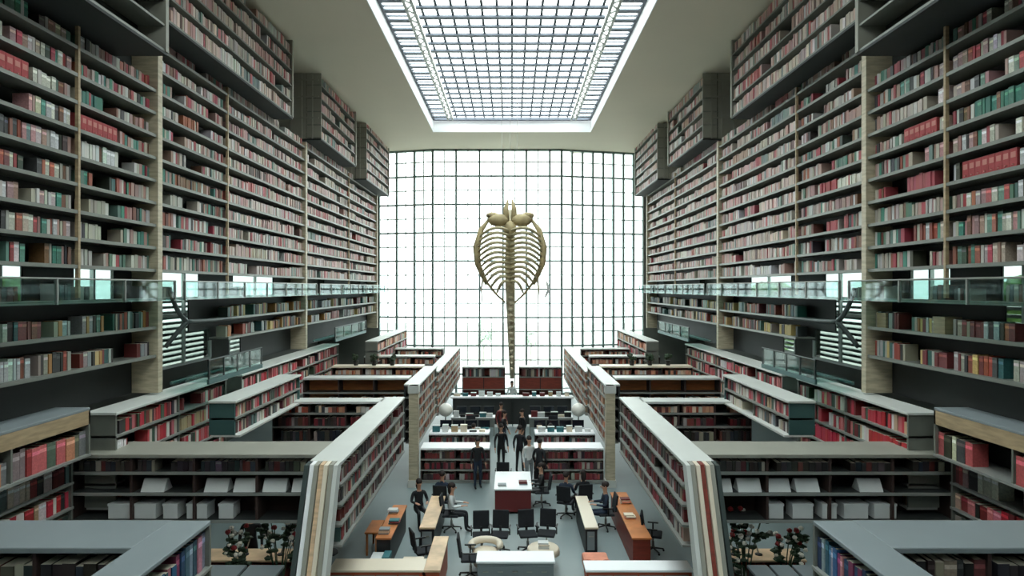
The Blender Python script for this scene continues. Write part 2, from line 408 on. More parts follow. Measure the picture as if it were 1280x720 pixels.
# lower wall cases
def lcase(s, x0, x1, d0, d1, top, rows, label, pals, topm, name='low_bookcase', toplip=0., bottomm=None, endm=None, fascia=0, fw=.3, gap=.15, w=(.07,.15), back=True, where=''):
    """case running towards the glass, open on its hall side; x0 is the hall side"""
    bot = rows[-1]
    root = empty(name, (s*(x0+x1)/2, (d0+d1)/2, Z(bot)), label, 'bookcase')
    MB().box(s*(x0-toplip), s*x1, d0-toplip, d1, Z(top)-.06, Z(top)).build('top_panel', topm, root, bevel=.012)
    if fascia: MB().box(s*x0, s*(x0+.03), d0, d1, Z(top)-.06-fascia, Z(top)-.06).build('fascia', M['tan'], root)
    for yy in (d0, d1-.05): MB().box(s*x0, s*x1, yy, yy+.05, Z(bot), Z(top)-.06).build('side_panel', endm or M['steel'], root)
    if back: MB().box(s*(x1-.04), s*x1, d0+.05, d1-.05, Z(bot), Z(top)-.06).build('back_panel', M['back'], root)
    n = max(1, int((d1-d0)/1.9))
    for i in range(1, n):
        yy = d0+(d1-d0)*i/n; MB().box(s*(x0+.02), s*(x1-.05), yy-.02, yy+.02, Z(bot), Z(top)-.06).build('divider', M['steel'], root)
    prev = top-fascia-.06
    for k, h in enumerate(rows):
        last = k == len(rows)-1
        lip = .12 if (last and bottomm) else .02
        MB().box(s*(x0-lip), s*(x1-.04), d0, d1, Z(h)-.045, Z(h)).build('shelf' if not last else 'bottom_shelf', bottomm if (last and bottomm) else M['steel_l'], root)
        segs = [(d0+(d1-d0)*i/n, d0+(d1-d0)*(i+1)/n) for i in range(n)]
        for a, b in reversed(segs):
            fill('y', a+.06, b-.05, s*(x0+.04), -s, Z(h), (prev-h)-.03, pals[k % len(pals)], f"{ordn(k+1)} shelf, {where}", gap, w, dep=min(.3, (x1-x0)-.1))
        prev = h-.045
    return root
for s in (-1, 1):
    q = SIDE[s]
    lcase(s, 8.5, 9.2, 8.9, 12.9, -2.4, [-3.33], f'grey topped counter case with tan fascia under the nearest {q} wall shelves', ['mixr'], M['grey'], 'counter_bookcase', fascia=.28, gap=.08, w=(.1,.26), where=f'{q} counter case')
    lcase(s, 8.95, 9.6, 8.9, 13.05, -3.42, [-3.95, -4.45, -5.0], f'low case of mixed volumes below the {q} counter at the picture edge', ['mix', 'red', 'low'], M['topg'], gap=.1, w=(.1,.24), where=f'low case under {q} counter')
    lcase(s, 8.3, 8.95, 13.4, 18.6, -2.6, [-3.1, -3.6, -4.1, -4.6], f'long case of bright red books beneath the {q} wall, beyond the first walkway', ['red'], M['top'], gap=.1, toplip=.05, where=f'{q} red book case')
    lcase(s, 8.2, 8.9, 19.4, 30.2, -2.62, [-3.1, -3.6, -4.1], f'receding low case of pink and red books under the far {q} wall', ['red'], M['top'], gap=.08, toplip=.05, where=f'receding case under {q} wall')
    lcase(s, 6.5, 7.1, 15.0, 19.6, -2.64, [-3.05, -3.45], f'short hanging case with white lower ledge in front of the {q} red books', ['red', 'mix'], M['top'], toplip=.05, bottomm=M['top'], endm=M['tealst'], where=f'short {q} hanging case')
    lcase(s, 6.6, 7.2, 31.4, 40.2, -2.6, [-3.1, -3.6, -4.1], f'distant pink book case beside the {q} edge of the glass wall', ['orange', 'red'], M['top'], where=f'distant {q} pink case')
    # nearest grey arm with blue books
    lcase(s, 4.4, 4.98, 6.2, 9.36, -3.4, [-4.05, -4.7], f'grey topped arm case with blue books on its hall side, bottom {q}', ['blue'], M['grey'], gap=.03, w=(.07,.13), where=f'grey arm case at bottom {q}')

# three long hanging cases flanking the aisle
def aisle_case(s, d0, d1, x0, x1, top, bot, n, pals, label, slant=False):
    q = SIDE[s]
    root = empty('aisle_bookcase', (s*(x0+x1)/2, (d0+d1)/2, Z(bot)), label, 'bookcase')
    MB().box(s*(x0-.04), s*x1, d0-.02, d1, Z(top)-.07, Z(top)).build('top_panel', M['top'], root, bevel=.012)
    MB().box(s*(x1-.05), s*x1, d0, d1, Z(bot), Z(top)-.07).build('back_panel', M['back'], root)
    MB().box(s*x0, s*x1, d1-.05, d1, Z(bot), Z(top)-.07).build('side_panel', M['steel'], root)
    ph = (top-.07-bot)/n
    nd = max(1, int((d1-d0)/1.6))
    for i in range(1, nd):
        yy = d0+(d1-d0)*i/nd; MB().box(s*(x0+.03), s*(x1-.06), yy-.02, yy+.02, Z(bot), Z(top)-.07).build('divider', M['steel'], root)
    for k in range(n):
        h = bot+k*ph
        MB().box(s*(x0-.03), s*(x1-.05), d0, d1-.05, Z(h)-.045, Z(h)).build('shelf', M['steel_l'], root)
        for i in reversed(range(nd)):
            fill('y', d0+(d1-d0)*i/nd+.05, d0+(d1-d0)*(i+1)/nd-.03, s*(x0+.03), -s, Z(h), ph-.08, pals[k % len(pals)], f"{ordn(n-k)} shelf, {label.split(' ')[0]} {q} aisle case", .12, (.05,.12), dep=.28)
    if slant:      # layered boards raking down towards the viewer
        cols = [M['top'], M['topg'], M['cream'], M['lwood'], M['topg'], M['white'], M['strut']] if s < 0 else [M['top'], M['topg'], M['cream'], M['rwood'], M['cream'], M['topg'], M['strut']]
        w = (x1-x0+.06)/7
        for k, m in enumerate(cols):
            e = .05*(k % 2)
            MB().prism_x(s*(x0-.04+k*w+.008), s*(x0-.04+(k+1)*w-.008), [(d0-.02+e, Z(top)), (d0-.30+e, Z(top)-.01), (11.25+e, Z(-5.75)), (11.6+e, Z(-5.75))]).build('raking_board', m, root)
    return root
for s in (-1, 1):
    q = SIDE[s]
    aisle_case(s, 12.6, 20.0, 3.38, 3.98, -3.4, -5.06, 4, ['mix', 'maroon'], f'nearest hanging aisle case on the {q} with raking striped end boards', True)
    aisle_case(s, 22.8, 28.2, 3.33, 3.85, -3.43, -5.5, 5, ['orange'], f'middle aisle case on the {q} behind the tall pale pier')
    aisle_case(s, 28.8, 41.0, 3.33, 3.85, -3.75, -5.7, 5, ['orange'], f'far aisle case on the {q} reaching the glass wall')
    pr = struct('pier_'+q, MB().box(s*3.3, s*3.62, 22.45, 22.75, 0, Z(-3.43)), M['post'])
    for (z0_, z1_) in ((0, .25), (3.3, 3.57)): MB().box(s*3.27, s*3.65, 22.42, 22.78, z0_, z1_).build('band', M['top'], pr)

# lateral cases facing the viewer
def lateral(s, d0, d1, x0, x1, top, rows, pals, label, topm, gap=.2, back=None, where='', fronts=True, w=(.06,.14), hfrac=(.7,.93)):
    q = SIDE[s]; bot = rows[-1]
    root = empty('cross_bookcase', (s*(x0+x1)/2, (d0+d1)/2, Z(bot)), label, 'bookcase')
    MB().box(s*x0, s*x1, d0-.03, d1, Z(top)-.08, Z(top)).build('top_panel', topm, root, bevel=.015)
    n = max(1, round((x1-x0)/1.25))
    for i in range(n+1):
        xx = x0+(x1-x0)*i/n
        MB().box(s*(xx-.025 if 0 < i < n else (xx if i == 0 else xx-.05)), s*(xx+.025 if 0 < i < n else (xx+.05 if i == 0 else xx)), d0+.02, d0+.6, Z(bot), Z(top)-.08).build('side_panel' if i in (0, n) else 'divider', M['bkred'], root)
    if back: MB().box(s*x0, s*x1, d0+.6, d0+.64, Z(bot), Z(top)-.08).build('back_panel', back, root)
    prev = top-.08
    for k, h in enumerate(rows):
        sh_ = MB().box(s*x0, s*x1, d0+.02, d0+.6, Z(h)-.05, Z(h)).build('shelf', M['back'], root)
        MB().box(s*x0, s*x1, d0, d0+.02, Z(h)-.055, Z(h)+.005).build('shelf_lip', M['steel_l'], sh_)
        if pals[k]:
            for i in (range(n) if s < 0 else reversed(range(n))):
                a, b = s*(x0+(x1-x0)*i/n), s*(x0+(x1-x0)*(i+1)/n)
                if a > b: a, b = b, a
                fill('x', a+.04, b-.03, d0+.04, -1, Z(h), (prev-h)-.03, pals[k], f"{ordn(k+1)} shelf, {where}", gap, w, dep=.3, hfrac=hfrac)
        prev = h-.05
    return root
for s in (-1, 1):
    q = SIDE[s]
    lateral(s, 8.4, 9.38, 4.98, 8.9, -3.4, [-4.0, -4.6], ['dark', 'dark'], f'broad slate grey topped cross case filling the bottom {q} corner', M['grey'], .05, M['back'], f'slate topped case at bottom {q}', w=(.08,.2))
    lateral(s, 13.1, 14.2, 3.95, 9.1, -3.4, [-3.77, -4.2, -4.76], ['dark', None, None], f'wide cross case on the {q} holding white boxes, beside the striped boards', M['topg'], .3, M['bkred'], f'wide {q} cross case')  # dark back added: it stands for shade inside an open-backed case
    lateral(s, 19.2, 19.85, 3.9, 7.2, -3.4, [-3.75, -4.15, -4.6], ['orange', 'maroon', 'dark'], f'cross case with a row of pale books, second from the viewer on the {q}', M['top'], .12, M['back'], f'second {q} cross case')
    lateral(s, 24.2, 24.9, 3.9, 7.9, -3.4, [-3.95, -4.5], [None, 'orange'], f'cross case with orange wood panels, third from the viewer on the {q}', M['top'], .3, M['owood'], f'third {q} cross case')
    lateral(s, 28.0, 28.7, 3.9, 7.9, -3.42, [-3.8, -4.3], ['orange', 'orange'], f'cross case with small dark pots on top, fourth from the viewer on the {q}', M['cream'], .1, M['rwood'], f'fourth {q} cross case')
    lateral(s, 32.0, 32.7, 3.9, 7.4, -3.4, [-3.8, -4.3], ['orange', 'mix'], f'pink and cream cross case, fifth from the viewer on the {q}', M['top'], .05, M['rwood'], f'fifth {q} cross case')
    lateral(s, 36.0, 36.6, 3.9, 6.6, -3.4, [-3.8, -4.3], ['orange', 'orange'], f'farthest cross case on the {q}, just before the glass', M['top'], .05, M['rwood'], f'farthest {q} cross case')

# ------------------------------------------------------------------ central floor
FL = -EYE
for s in (-1, 1):
    q = SIDE[s]
    x0, x1 = .8, 3.28
    r = lateral(s, 22.9, 23.75, x0, x1, -5.72, [-6.12, -6.5, -6.88], ['maroon', 'maroon', 'maroon'], f'white topped floor bookcase of dark red volumes, front one {q} of the aisle', M['white'], .08, M['dkred'], f'front {q} floor bookcase')
    MB().box(s*x0, s*x1, 22.95, 23.6, 0, .075).build('plinth', M['top'], r)
    r = lateral(s, 25.2, 25.9, .9, 3.28, -5.72, [-6.12, -6.5, -6.88], ['mix', 'maroon', 'maroon'], f'white topped floor bookcase, second one {q} of the aisle', M['white'], .08, M['dkred'], f'second {q} floor bookcase')
    MB().box(s*.9, s*3.28, 25.25, 25.85, 0, .075).build('plinth', M['top'], r)
    r = lateral(s, 38.6, 39.4, .42, 3.0, -4.75, [-5.35, -6.1, -6.85], ['mix', None, None], f'tall bookcase with red brown panels against the glass, {q} of the aisle', M['top'], .05, M['rwood'], f'{q} case by the glass', hfrac=(.9,1.0))
    MB().box(s*.45, s*2.97, 38.63, 38.66, Z(-6.1), Z(-5.42)).build('front_panel', M['rwood'], r)
    MB().box(s*.42, s*3.0, 38.65, 39.2, 0, .1).build('plinth', M['top'], r)
# long white counter crossing at the back of the reading area
r = empty('service_counter', (0, 32.6, 0), 'long white topped counter crossing the hall in front of the red brown bookcases', 'counter')
MB().box(-3.1, 3.1, 32.3, 32.9, 1.42, 1.5).build('worktop', M['white'], r, bevel=.01)
MB().box(-3.0, 3.0, 32.4, 32.45, .1, 1.42).build('front_panel', M['back'], r)
for x in (-3.0, 0, 2.95): MB().box(x, x+.05, 32.4, 32.85, 0, 1.42).build('side_panel', M['tealst'], r)

def desk(x0, x1, y0, y1, h, label, topm, bodym, kind='panel', name='desk', cat='desk', drawers=0, group=None):
    r = empty(name, ((x0+x1)/2, (y0+y1)/2, 0), label, cat, group)
    MB().box(x0, x1, y0, y1, h-.05, h).build('desk_top', topm, r, bevel=.008)
    e = .03
    if kind == 'panel':
        MB().box(x0+e, x1-e, y0+e, y0+e+.03, .06, h-.05).build('front_panel', bodym, r)
        MB().box(x0+e, x1-e, y1-e-.03, y1-e, .06, h-.05).build('back_panel', bodym, r)
        for x in (x0+e, x1-e-.03): MB().box(x, x+.03, y0+e+.03, y1-e-.03, 0, h-.05).build('side_panel', bodym, r)
        n = max(1, drawers)
        for i in range(drawers):
            a = x0+e+.04+(x1-x0-2*e-.08)*i/n; b = x0+e+.04+(x1-x0-2*e-.08)*(i+1)/n-.03
            d = MB().box(a, b, y0+e-.015, y0+e, .15, h-.12).build('drawer', M['grey'], r)
            MB().box((a+b)/2-.06, (a+b)/2+.06, y0+e-.035, y0+e-.016, h-.25, h-.23).build('handle', M['chrome'], d)
    else:
        for x in (x0+e, x1-e-.05):
            for y in (y0+e, y1-e-.05): MB().box(x, x+.05, y, y+.05, 0, h-.05).build('leg', bodym, r)
        MB().box(x0+e, x1-e, y1-e-.03, y1-e-.01, .3, h-.05).build('modesty_panel', bodym, r)
    return r
desk(-2.42, -2.0, 16.7, 19.25, .75, 'long light wood topped study counter standing left of the central aisle', M['lwood'], M['black'], drawers=1, name='study_counter')
desk(1.9, 2.26, 16.7, 19.25, .75, 'long cream topped study counter standing right of the central aisle', M['cream'], M['black'], drawers=1, name='study_counter')
r = desk(-4.05, -1.95, 14.1, 14.72, .78, 'L-shaped cream and wood counter with terracotta ends at the bottom left of the aisle', M['cream'], M['orng'], drawers=4, name='corner_counter')
MB().box(-1.95, -1.58, 14.1, 16.05, .73, .78).build('return_top', M['lwood'], r, bevel=.008)
MB().box(-1.92, -1.61, 14.15, 16.0, .0, .73).build('return_cabinet', M['orng'], r)
desk(1.62, 4.0, 14.1, 14.62, .78, 'straight white counter with terracotta ends at the bottom right of the aisle', M['white'], M['orng'], drawers=4, name='reception_counter')
desk(-3.42, -3.02, 16.0, 18.45, .75, 'orange wood reading desk crowded with papers beneath the left aisle case', M['owood'], M['black'], name='reading_desk')
desk(3.0, 3.5, 16.0, 19.6, .75, 'orange wood reading desk with dark end panel beneath the right aisle case', M['owood'], M['rwood'], name='reading_desk')
desk(-3.85, -3.5, 16.7, 17.6, .62, 'small orange side table squeezed left of the crowded reading desk', M['owood'], M['owood'], 'legs', name='side_table', cat='table')
desk(-2.62, -2.12, 15.15, 15.5, .5, 'low red box table with a white top behind the L-shaped counter', M['cream'], M['dkred'], name='low_table', cat='table')
desk(-.56, .62, 19.8, 21.7, .78, 'big white central desk standing alone in the middle of the aisle', M['white'], M['maroon'] if 'maroon' in M else M['dkred'], name='central_desk')
desk(-.82, .98, 14.55, 15.15, .78, 'white topped desk at the bottom centre of the picture', M['white'], M['grey'], drawers=5, name='front_desk')
for s in (-1, 1):
    q = SIDE[s]
    desk(s*3.15 if s < 0 else .95, s*.95 if s < 0 else 3.15, 27.2, 27.9, .85, f'white computer table {q} of the aisle behind the second floor bookcase', M['white'], M['steel_l'], 'legs', name='computer_table', cat='table')
    desk(-2.9 if s < 0 else .8, -.8 if s < 0 else 2.9, 30.2, 30.8, .9, f'farther white table {q} of the aisle before the long counter', M['white'], M['steel_l'], 'legs', name='reading_table', cat='table')
    # side bay magazine case with wood top
    xa, xb = (-7.0, -4.55) if s < 0 else (4.55, 6.5)
    r = empty('magazine_case', ((xa+xb)/2, 14.4, 0), f'light wood topped magazine case on the floor beyond the blue book arm, {q} side', 'magazine case')
    MB().box(xa, xb, 14.1, 14.75, .95, 1.0).build('top_panel', M['lwood'], r, bevel=.01)
    for x in (xa+.02, (xa+xb)/2, xb-.07): MB().box(x, x+.05, 14.15, 14.7, 0, .95).build('side_panel', M['rwood'], r)
    MB().box(xa, xb, 14.66, 14.7, 0, .95).build('back_panel', M['rwood'], r)
    MB().prism_x(xa+.07, xb-.07, [(14.2, .35), (14.25, .33), (14.65, .8), (14.6, .82)]).build('sloping_shelf', M['rwood'], r)
    xm = (xa+xb)/2
    for k in range(9):
        x = xa+.18+k*(xb-xa-.4)/9+(.0 if k < 4 else .06)
        c = R.choice(['paper', 'salmon', 'grey', 'dkred', 'cream'])
        o = MB().prism_x(x, x+.17, [(14.16, .40), (14.18, .385), (14.44, .70), (14.42, .715)]).build('magazine', M[c])
        tag(o, f'{ {"paper":"white","salmon":"pink","grey":"grey","dkred":"dark red","cream":"cream"}[c]} magazine leaning in the {q} magazine case, {ordn(k+1)} from its left end', 'magazine', f'magazines in the {q} magazine case')
    # grey display plinths in the foreground bay
    for k, (a, b) in enumerate(((4.6, 5.3), (5.36, 6.2)) if s < 0 else ((4.75, 5.15), (5.2, 5.6), (5.66, 6.4))):
        r = empty('display_plinth', (s*(a+b)/2, 12.6, 0), f'grey topped display plinth in front of the {q} magazine case, {ordn(k+1)} from the aisle', 'plinth')
        MB().box(s*a, s*b, 12.3, 12.95, 1.34, 1.4).build('top_panel', M['grey'], r, bevel=.01)
        MB().box(s*(a+.03), s*(b-.03), 12.33, 12.92, 0, 1.34).build('body', M['back'], r)

# globe lamps
for s in (-1, 1):
    r = empty('globe_lamp', (s*3.0, 28.9, 0), f'white globe floor lamp standing {SIDE[s]} of the aisle behind the computer table', 'lamp')
    MB().lathe((s*3.0, 28.9, 0), [(.16,0),(.16,.03),(.03,.05),(.025,1.2)], 12).build('stand', M['black'], r)
    MB().blob((s*3.0, 28.9, 1.5), (.32,.32,.3), 16, 10).build('globe', M['lamp'], r, smooth=True)

# chairs
def make_chair(label):
    r = empty('office_chair', (0,0,0), label, 'chair')
    MB().box(-.24, .24, -.23, .23, .43, .50).build('seat', M['fabric'], r, bevel=.03)
    MB().prism_x(-.22, .22, [(.22,.55),(.27,.55),(.34,1.02),(.29,1.02)]).build('backrest', M['fabric'], r, bevel=.02)
    MB().box(-.03, .03, .20, .24, .44, .62).build('back_support', M['black'], r)
    for sx in (-1, 1):
        MB().box(sx*.25, sx*.29, -.12, .16, .66, .69).box(sx*.255, sx*.285, .0, .04, .46, .66).build('armrest', M['black'], r)
    MB().lathe((0,0,.1), [(.035,0),(.035,.2),(.022,.2),(.022,.33)], 10).build('gas_column', M['chrome'], r)
    for k in range(5):
        a = k*2*math.pi/5
        l = MB().tube([(0,0,.11), (.28*math.cos(a), .28*math.sin(a), .07)], [.025,.018], 6).build('leg', M['black'], r)
        MB().blob((.28*math.cos(a), .28*math.sin(a), .03), .03, 8, 6).build('castor', M['black'], l)
    return r
ch0 = make_chair('x')
CH = [(-.80,16.9,.1,'black office chair facing the bottom centre desk, left of the pair on the aisle left'),
      (-.33,16.95,-.1,'black office chair just left of the aisle centre line, nearer the middle than its pair'),
      (.42,17.0,.15,'black office chair just right of the aisle centre line behind the front desk'),
      (.92,17.05,-.2,'black office chair farthest right in the group behind the front desk'),
      (-1.0,15.5,1.6,'black office chair at the left end of the bottom centre desk'),
      (-2.15,19.7,3.0,'black office chair at the far end of the light wood study counter'),
      (-1.75,18.5,1.5,'black office chair on the aisle side of the light wood study counter'),
      (1.65,19.6,2.8,'black office chair tucked behind the far left corner of the cream study counter'),
      (2.2,19.8,3.3,'black office chair at the far end of the cream study counter'),
      (2.72,18.6,-1.5,'black office chair on the left side of the right orange reading desk'),
      (-2.2,15.95,2.0,'black office chair between the low red table and the light wood counter'),
      (-.3,22.3,3.1,'black office chair behind the big white central desk'),
      (.95,20.6,-1.5,'black office chair right of the big white central desk'),
      (3.75,17.0,1.3,'black office chair half hidden beneath the right aisle case'),
      (-2.6,26.6,0.2,'black office chair at the left computer table, far left seat'),
      (-1.6,26.6,-.2,'black office chair at the left computer table, seat nearer the aisle'),
      (1.6,26.6,.2,'black office chair at the right computer table, seat nearer the aisle'),
      (2.6,26.6,-.2,'black office chair at the right computer table, far right seat'),
      (-1.9,29.7,0.1,'black office chair before the farther left reading table'),
      (1.9,29.7,-.1,'black office chair before the farther right reading table')]
for i, (x, y, a, lb) in enumerate(CH):
    o = ch0 if i == 0 else copy_tree(ch0)
    o.location = (x, y, 0); o.rotation_euler.z = a+math.pi*(1 if y < 16.5 and False else 0); o['label'] = lb

# round cream armchair and draped chair, salmon bench
r = empty('tub_armchair', (-.66, 16.0, 0), 'round cream tub armchair behind the left half of the front desk', 'armchair')
MB().lathe((-.66,16.0,.1), [(.30,0),(.34,.1),(.33,.32),(.26,.36),(.0001,.36)], 20).build('seat', M['cream'], r, smooth=True)
tb = MB()
pp = [( -.66+.36*math.cos(a), 16.0+.36*math.sin(a), .58) for a in [math.pi*(-.15+1.3*k/12) for k in range(13)]]
tb.tube(pp, [.05]+[.09]*11+[.05], 8).build('backrest', M['cream'], r, smooth=True)
for a in (.7, 2.4, 3.9, 5.5): MB().box(-.66+.24*math.cos(a)-.02, -.66+.24*math.cos(a)+.02, 16+.24*math.sin(a)-.02, 16+.24*math.sin(a)+.02, 0, .12).build('leg', M['black'], r)
r = empty('draped_table', (.78, 16.0, 0), 'small round table under crumpled cream cloth and papers right of the aisle centre', 'table')
MB().lathe((.78,16.0,.5), [(.42,-.12),(.40,.0),(.37,.03),(.0001,.035)], 18).build('cloth', M['cream'], r, smooth=True)
MB().lathe((.78,16.0,0), [(.2,0),(.2,.03),(.04,.05),(.04,.5)], 12).build('pedestal', M['black'], r)
r = empty('upholstered_bench', (2.02, 15.4, 0), 'salmon pink upholstered bench standing between the cream study counter and white counter', 'bench')
MB().box(1.72, 2.34, 15.0, 15.85, .22, .48).build('seat', M['salmon'], r, bevel=.06)
for x in (1.8, 2.02, 2.24): MB().blob((x, 15.08, .52), (.12,.12,.08), 12, 8).build('cushion', M['orng'] if x != 2.02 else M['salmon'], r, smooth=True)
for x in (1.78, 2.24):
    for y in (15.06, 15.76): MB().box(x, x+.05, y, y+.05, 0, .24).build('leg', M['rwood'], r)

# desk clutter -------------------------------------------------------
def monitor(x, y, z, rot, lb, g):
    r = empty('computer_monitor', (x, y, z), lb, 'monitor', g)
    MB().box(x-.11, x+.11, y-.08, y+.08, z, z+.015).build('base', M['black'], r)
    MB().box(x-.02, x+.02, y-.01, y+.02, z+.015, z+.2).build('neck', M['black'], r)
    b = MB().box(x-.25, x+.25, y-.02, y+.01, z+.14, z+.46).build('housing', M['black'], r, bevel=.006)
    MB().box(x-.235, x+.235, y+.01, y+.014, z+.16, z+.445).build('screen', M['screen'], b)
    r.rotation_euler.z = rot
for s in (-1, 1):
    for k in range(4):
        monitor(s*(1.2+k*.55), 27.6, .85, math.pi, f'black computer monitor on the {SIDE[s]} computer table, {ordn(k+1)} from the aisle', f'monitors on the {SIDE[s]} computer table')
    for k in range(3):
        monitor(s*(1.1+k*.65), 30.55, .9, math.pi, f'dark monitor on the farther {SIDE[s]} table, {ordn(k+1)} from the aisle', f'monitors on the farther {SIDE[s]} table')
def stack(x, y, z, n, lb, g, cols=('paper','teal','dkred','cream','grey')):
    for k in range(n):
        a = R.uniform(-.03,.03); c = R.choice(cols)
        o = MB().box(x-.13+a, x+.13+a, y-.1-a, y+.1-a, z+k*.036, z+k*.036+.033).build('book', M[c], bevel=.004)
        tag(o, f'{ {"paper":"white","teal":"teal","dkred":"dark red","cream":"cream","grey":"grey","salmon":"pink"}[c]} book lying in {lb}, {ordn(n-k)} from the top', 'book', g)
stack(-3.25, 16.3, .75, 4, 'near stack, left reading desk', 'stacked books on the left reading desk')
stack(-3.12, 17.0, .75, 3, 'middle stack, left reading desk', 'stacked books on the left reading desk')
stack(-3.3, 17.8, .75, 3, 'far stack, left reading desk', 'stacked books on the left reading desk')
stack(3.2, 17.4, .75, 3, 'middle stack, right reading desk', 'stacked books on the right reading desk', ('dkred','salmon','cream'))
stack(3.3, 18.6, .75, 4, 'far stack, right reading desk', 'stacked books on the right reading desk', ('dkred','salmon','cream'))
stack(-.3, 20.1, .78, 2, 'left pile, white central desk', 'stacked books on the central desk', ('paper','grey'))
stack(.35, 20.3, .78, 3, 'right pile, white central desk', 'stacked books on the central desk', ('dkred','grey','cream'))
stack(.78, 15.95, .535, 4, 'the pile on the draped round table', 'stacked books on the draped table', ('paper','cream'))
r = empty('storage_crate', (-3.22, 15.7, 0), 'teal and white crate in front of the crowded left reading desk', 'crate')
MB().box(-3.45, -3.0, 15.55, 15.95, 0, .34).build('body', M['black'], r, bevel=.01)
MB().box(-3.46, -3.18, 15.54, 15.96, .34, .42).build('lid', M['paper'], r, bevel=.01)
MB().box(-3.17, -2.99, 15.54, 15.96, .34, .46).build('lid', M['teal'], r, bevel=.01)
# items in the wide cross cases: white boxes, tent cards and flowering pots
for s in (-1, 1):
    q = SIDE[s]
    for k, x in enumerate((7.7, 7.1, 6.55, 6.0, 5.45) if s > 0 else (8.1, 7.6, 7.05, 6.5, 5.9)):
        w_ = (.46, .5, .3, .42, .3)[k]
        r = empty('archive_box', (s*x, 13.4, Z(-4.76)), f'white box on bottom shelf of wide {q} cross case, {ordn(k+1)} from the wall', 'box', f'white boxes in the wide {q} cross case')
        MB().box(s*x-w_/2, s*x+w_/2, 13.2, 13.55, Z(-4.76), Z(-4.5)).build('body', M['paper'], r, bevel=.006)
        MB().box(s*x-w_/2-.01, s*x+w_/2+.01, 13.19, 13.56, Z(-4.5), Z(-4.45)).build('lid', M['paper'], r, bevel=.004)
    for k, x in enumerate((7.4, 6.1, 5.5, 4.9, 4.3)):
        o = MB().prism_x(s*x-.24, s*x+.24, [(13.16, Z(-4.2)), (13.5, Z(-4.2)), (13.36, Z(-3.96)), (13.3, Z(-3.96))]).build('tent_card', M['paper'])
        tag(o, f'white folded card, middle shelf of wide {q} cross case, {ordn(k+1)} from the wall', 'display card', f'display cards in the wide {q} cross case')
    fl = [(5.15, 13.75, Z(-5.3), .9), (4.7, 15.0, 1.0, 0), (6.4, 15.3, 1.0, 0)]
    for k, (x, y, z, _) in enumerate([(5.8, 13.85, 1.15, 0), (4.95, 13.8, 1.1, 0), (4.45, 13.8, 1.2, 0)]):
        hh = (1.35, 1.75, 1.25)[k]
        r = empty('flowering_plant', (s*x, y, 0), f'potted plant with white and red blooms by {q} magazine case, {ordn(k+1)} from wall', 'plant', f'flowering plants by the {q} magazine case')
        MB().lathe((s*x, y-.2, 0), [(.13,0),(.18,.35),(.19,.4),(.17,.4),(.0001,.38)], 14).build('pot', M['back'], r)
        st = MB(); fo = MB(); bl = []
        for j in range(9):
            a = R.uniform(0, 6.28); rr = R.uniform(.1,.4); top = (s*x+rr*math.cos(a), y-.2+rr*.5*math.sin(a), hh+R.uniform(-.1,.55))
            st.tube([(s*x, y-.2, .35), ((s*x+top[0])/2, (y-.2+top[1])/2, top[2]*.7), top], .012, 4)
            for _ in range(4): fo.blob((top[0]+R.uniform(-.1,.1), top[1]+R.uniform(-.06,.06), top[2]-R.uniform(.05,.5)), (.09,.07,.04), 6, 4, jit=.3, rnd=R)
            bl.append((j % 2)); MB().blob((top[0], top[1], top[2]+.03), (.06,.06,.05), 7, 5, jit=.2, rnd=R).build('bloom', M['bloomw' if j % 2 else 'bloomr'], r)
            MB().blob((top[0]+R.uniform(-.12,.12), top[1]-.04, top[2]-R.uniform(.05,.25)), (.05,.05,.04), 7, 5, jit=.2, rnd=R).build('bloom', M['bloomw'], r)
        st.build('stem', M['leaf'], r); fo.build('foliage', M['leaf'], r)
# angled desk lamps on the magazine cases
for s in (-1, 1):
    for k, x in enumerate((5.55, 5.0) if s > 0 else (6.0, 5.2)):
        r = empty('desk_lamp', (s*x, 14.4, 1.0), f'jointed steel desk lamp on the {SIDE[s]} magazine case, {"outer" if k == 0 else "inner"} one of two', 'lamp')
        MB().lathe((s*x, 14.4, 1.0), [(.08,0),(.08,.02),(.015,.03)], 12).build('base', M['black'], r)
        MB().tube([(s*x,14.4,1.02),(s*(x-.1),14.4,1.35)], .016, 6).tube([(s*(x-.1),14.4,1.35),(s*(x+.22),14.35,1.55)], .014, 6).build('arm', M['chrome'], r)
        MB().lathe((s*(x+.24), 14.35, 1.46), [(.085,0),(.07,.06),(.03,.11)], 12).build('shade', M['chrome'], r)
# small dark pots on the fourth cross cases
for s in (-1, 1):
    for k, x in enumerate((6.9, 6.1, 5.3)):
        r = empty('potted_shrub', (s*x, 28.3, Z(-3.42)), f'dark potted shrub on top of the fourth {SIDE[s]} cross case, {ordn(k+1)} from the outer wall', 'plant', f'potted shrubs on the {SIDE[s]} cross case')
        MB().lathe((s*x, 28.3, Z(-3.42)), [(.09,0),(.13,.22),(.0001,.21)], 10).build('pot', M['black'], r)
        f = MB()
        for _ in range(10): f.blob((s*x+R.uniform(-.13,.13), 28.3+R.uniform(-.1,.1), Z(-3.1)+R.uniform(-.08,.12)), .08, 6, 4, jit=.3, rnd=R)
        f.build('foliage', M['leaf'], r)

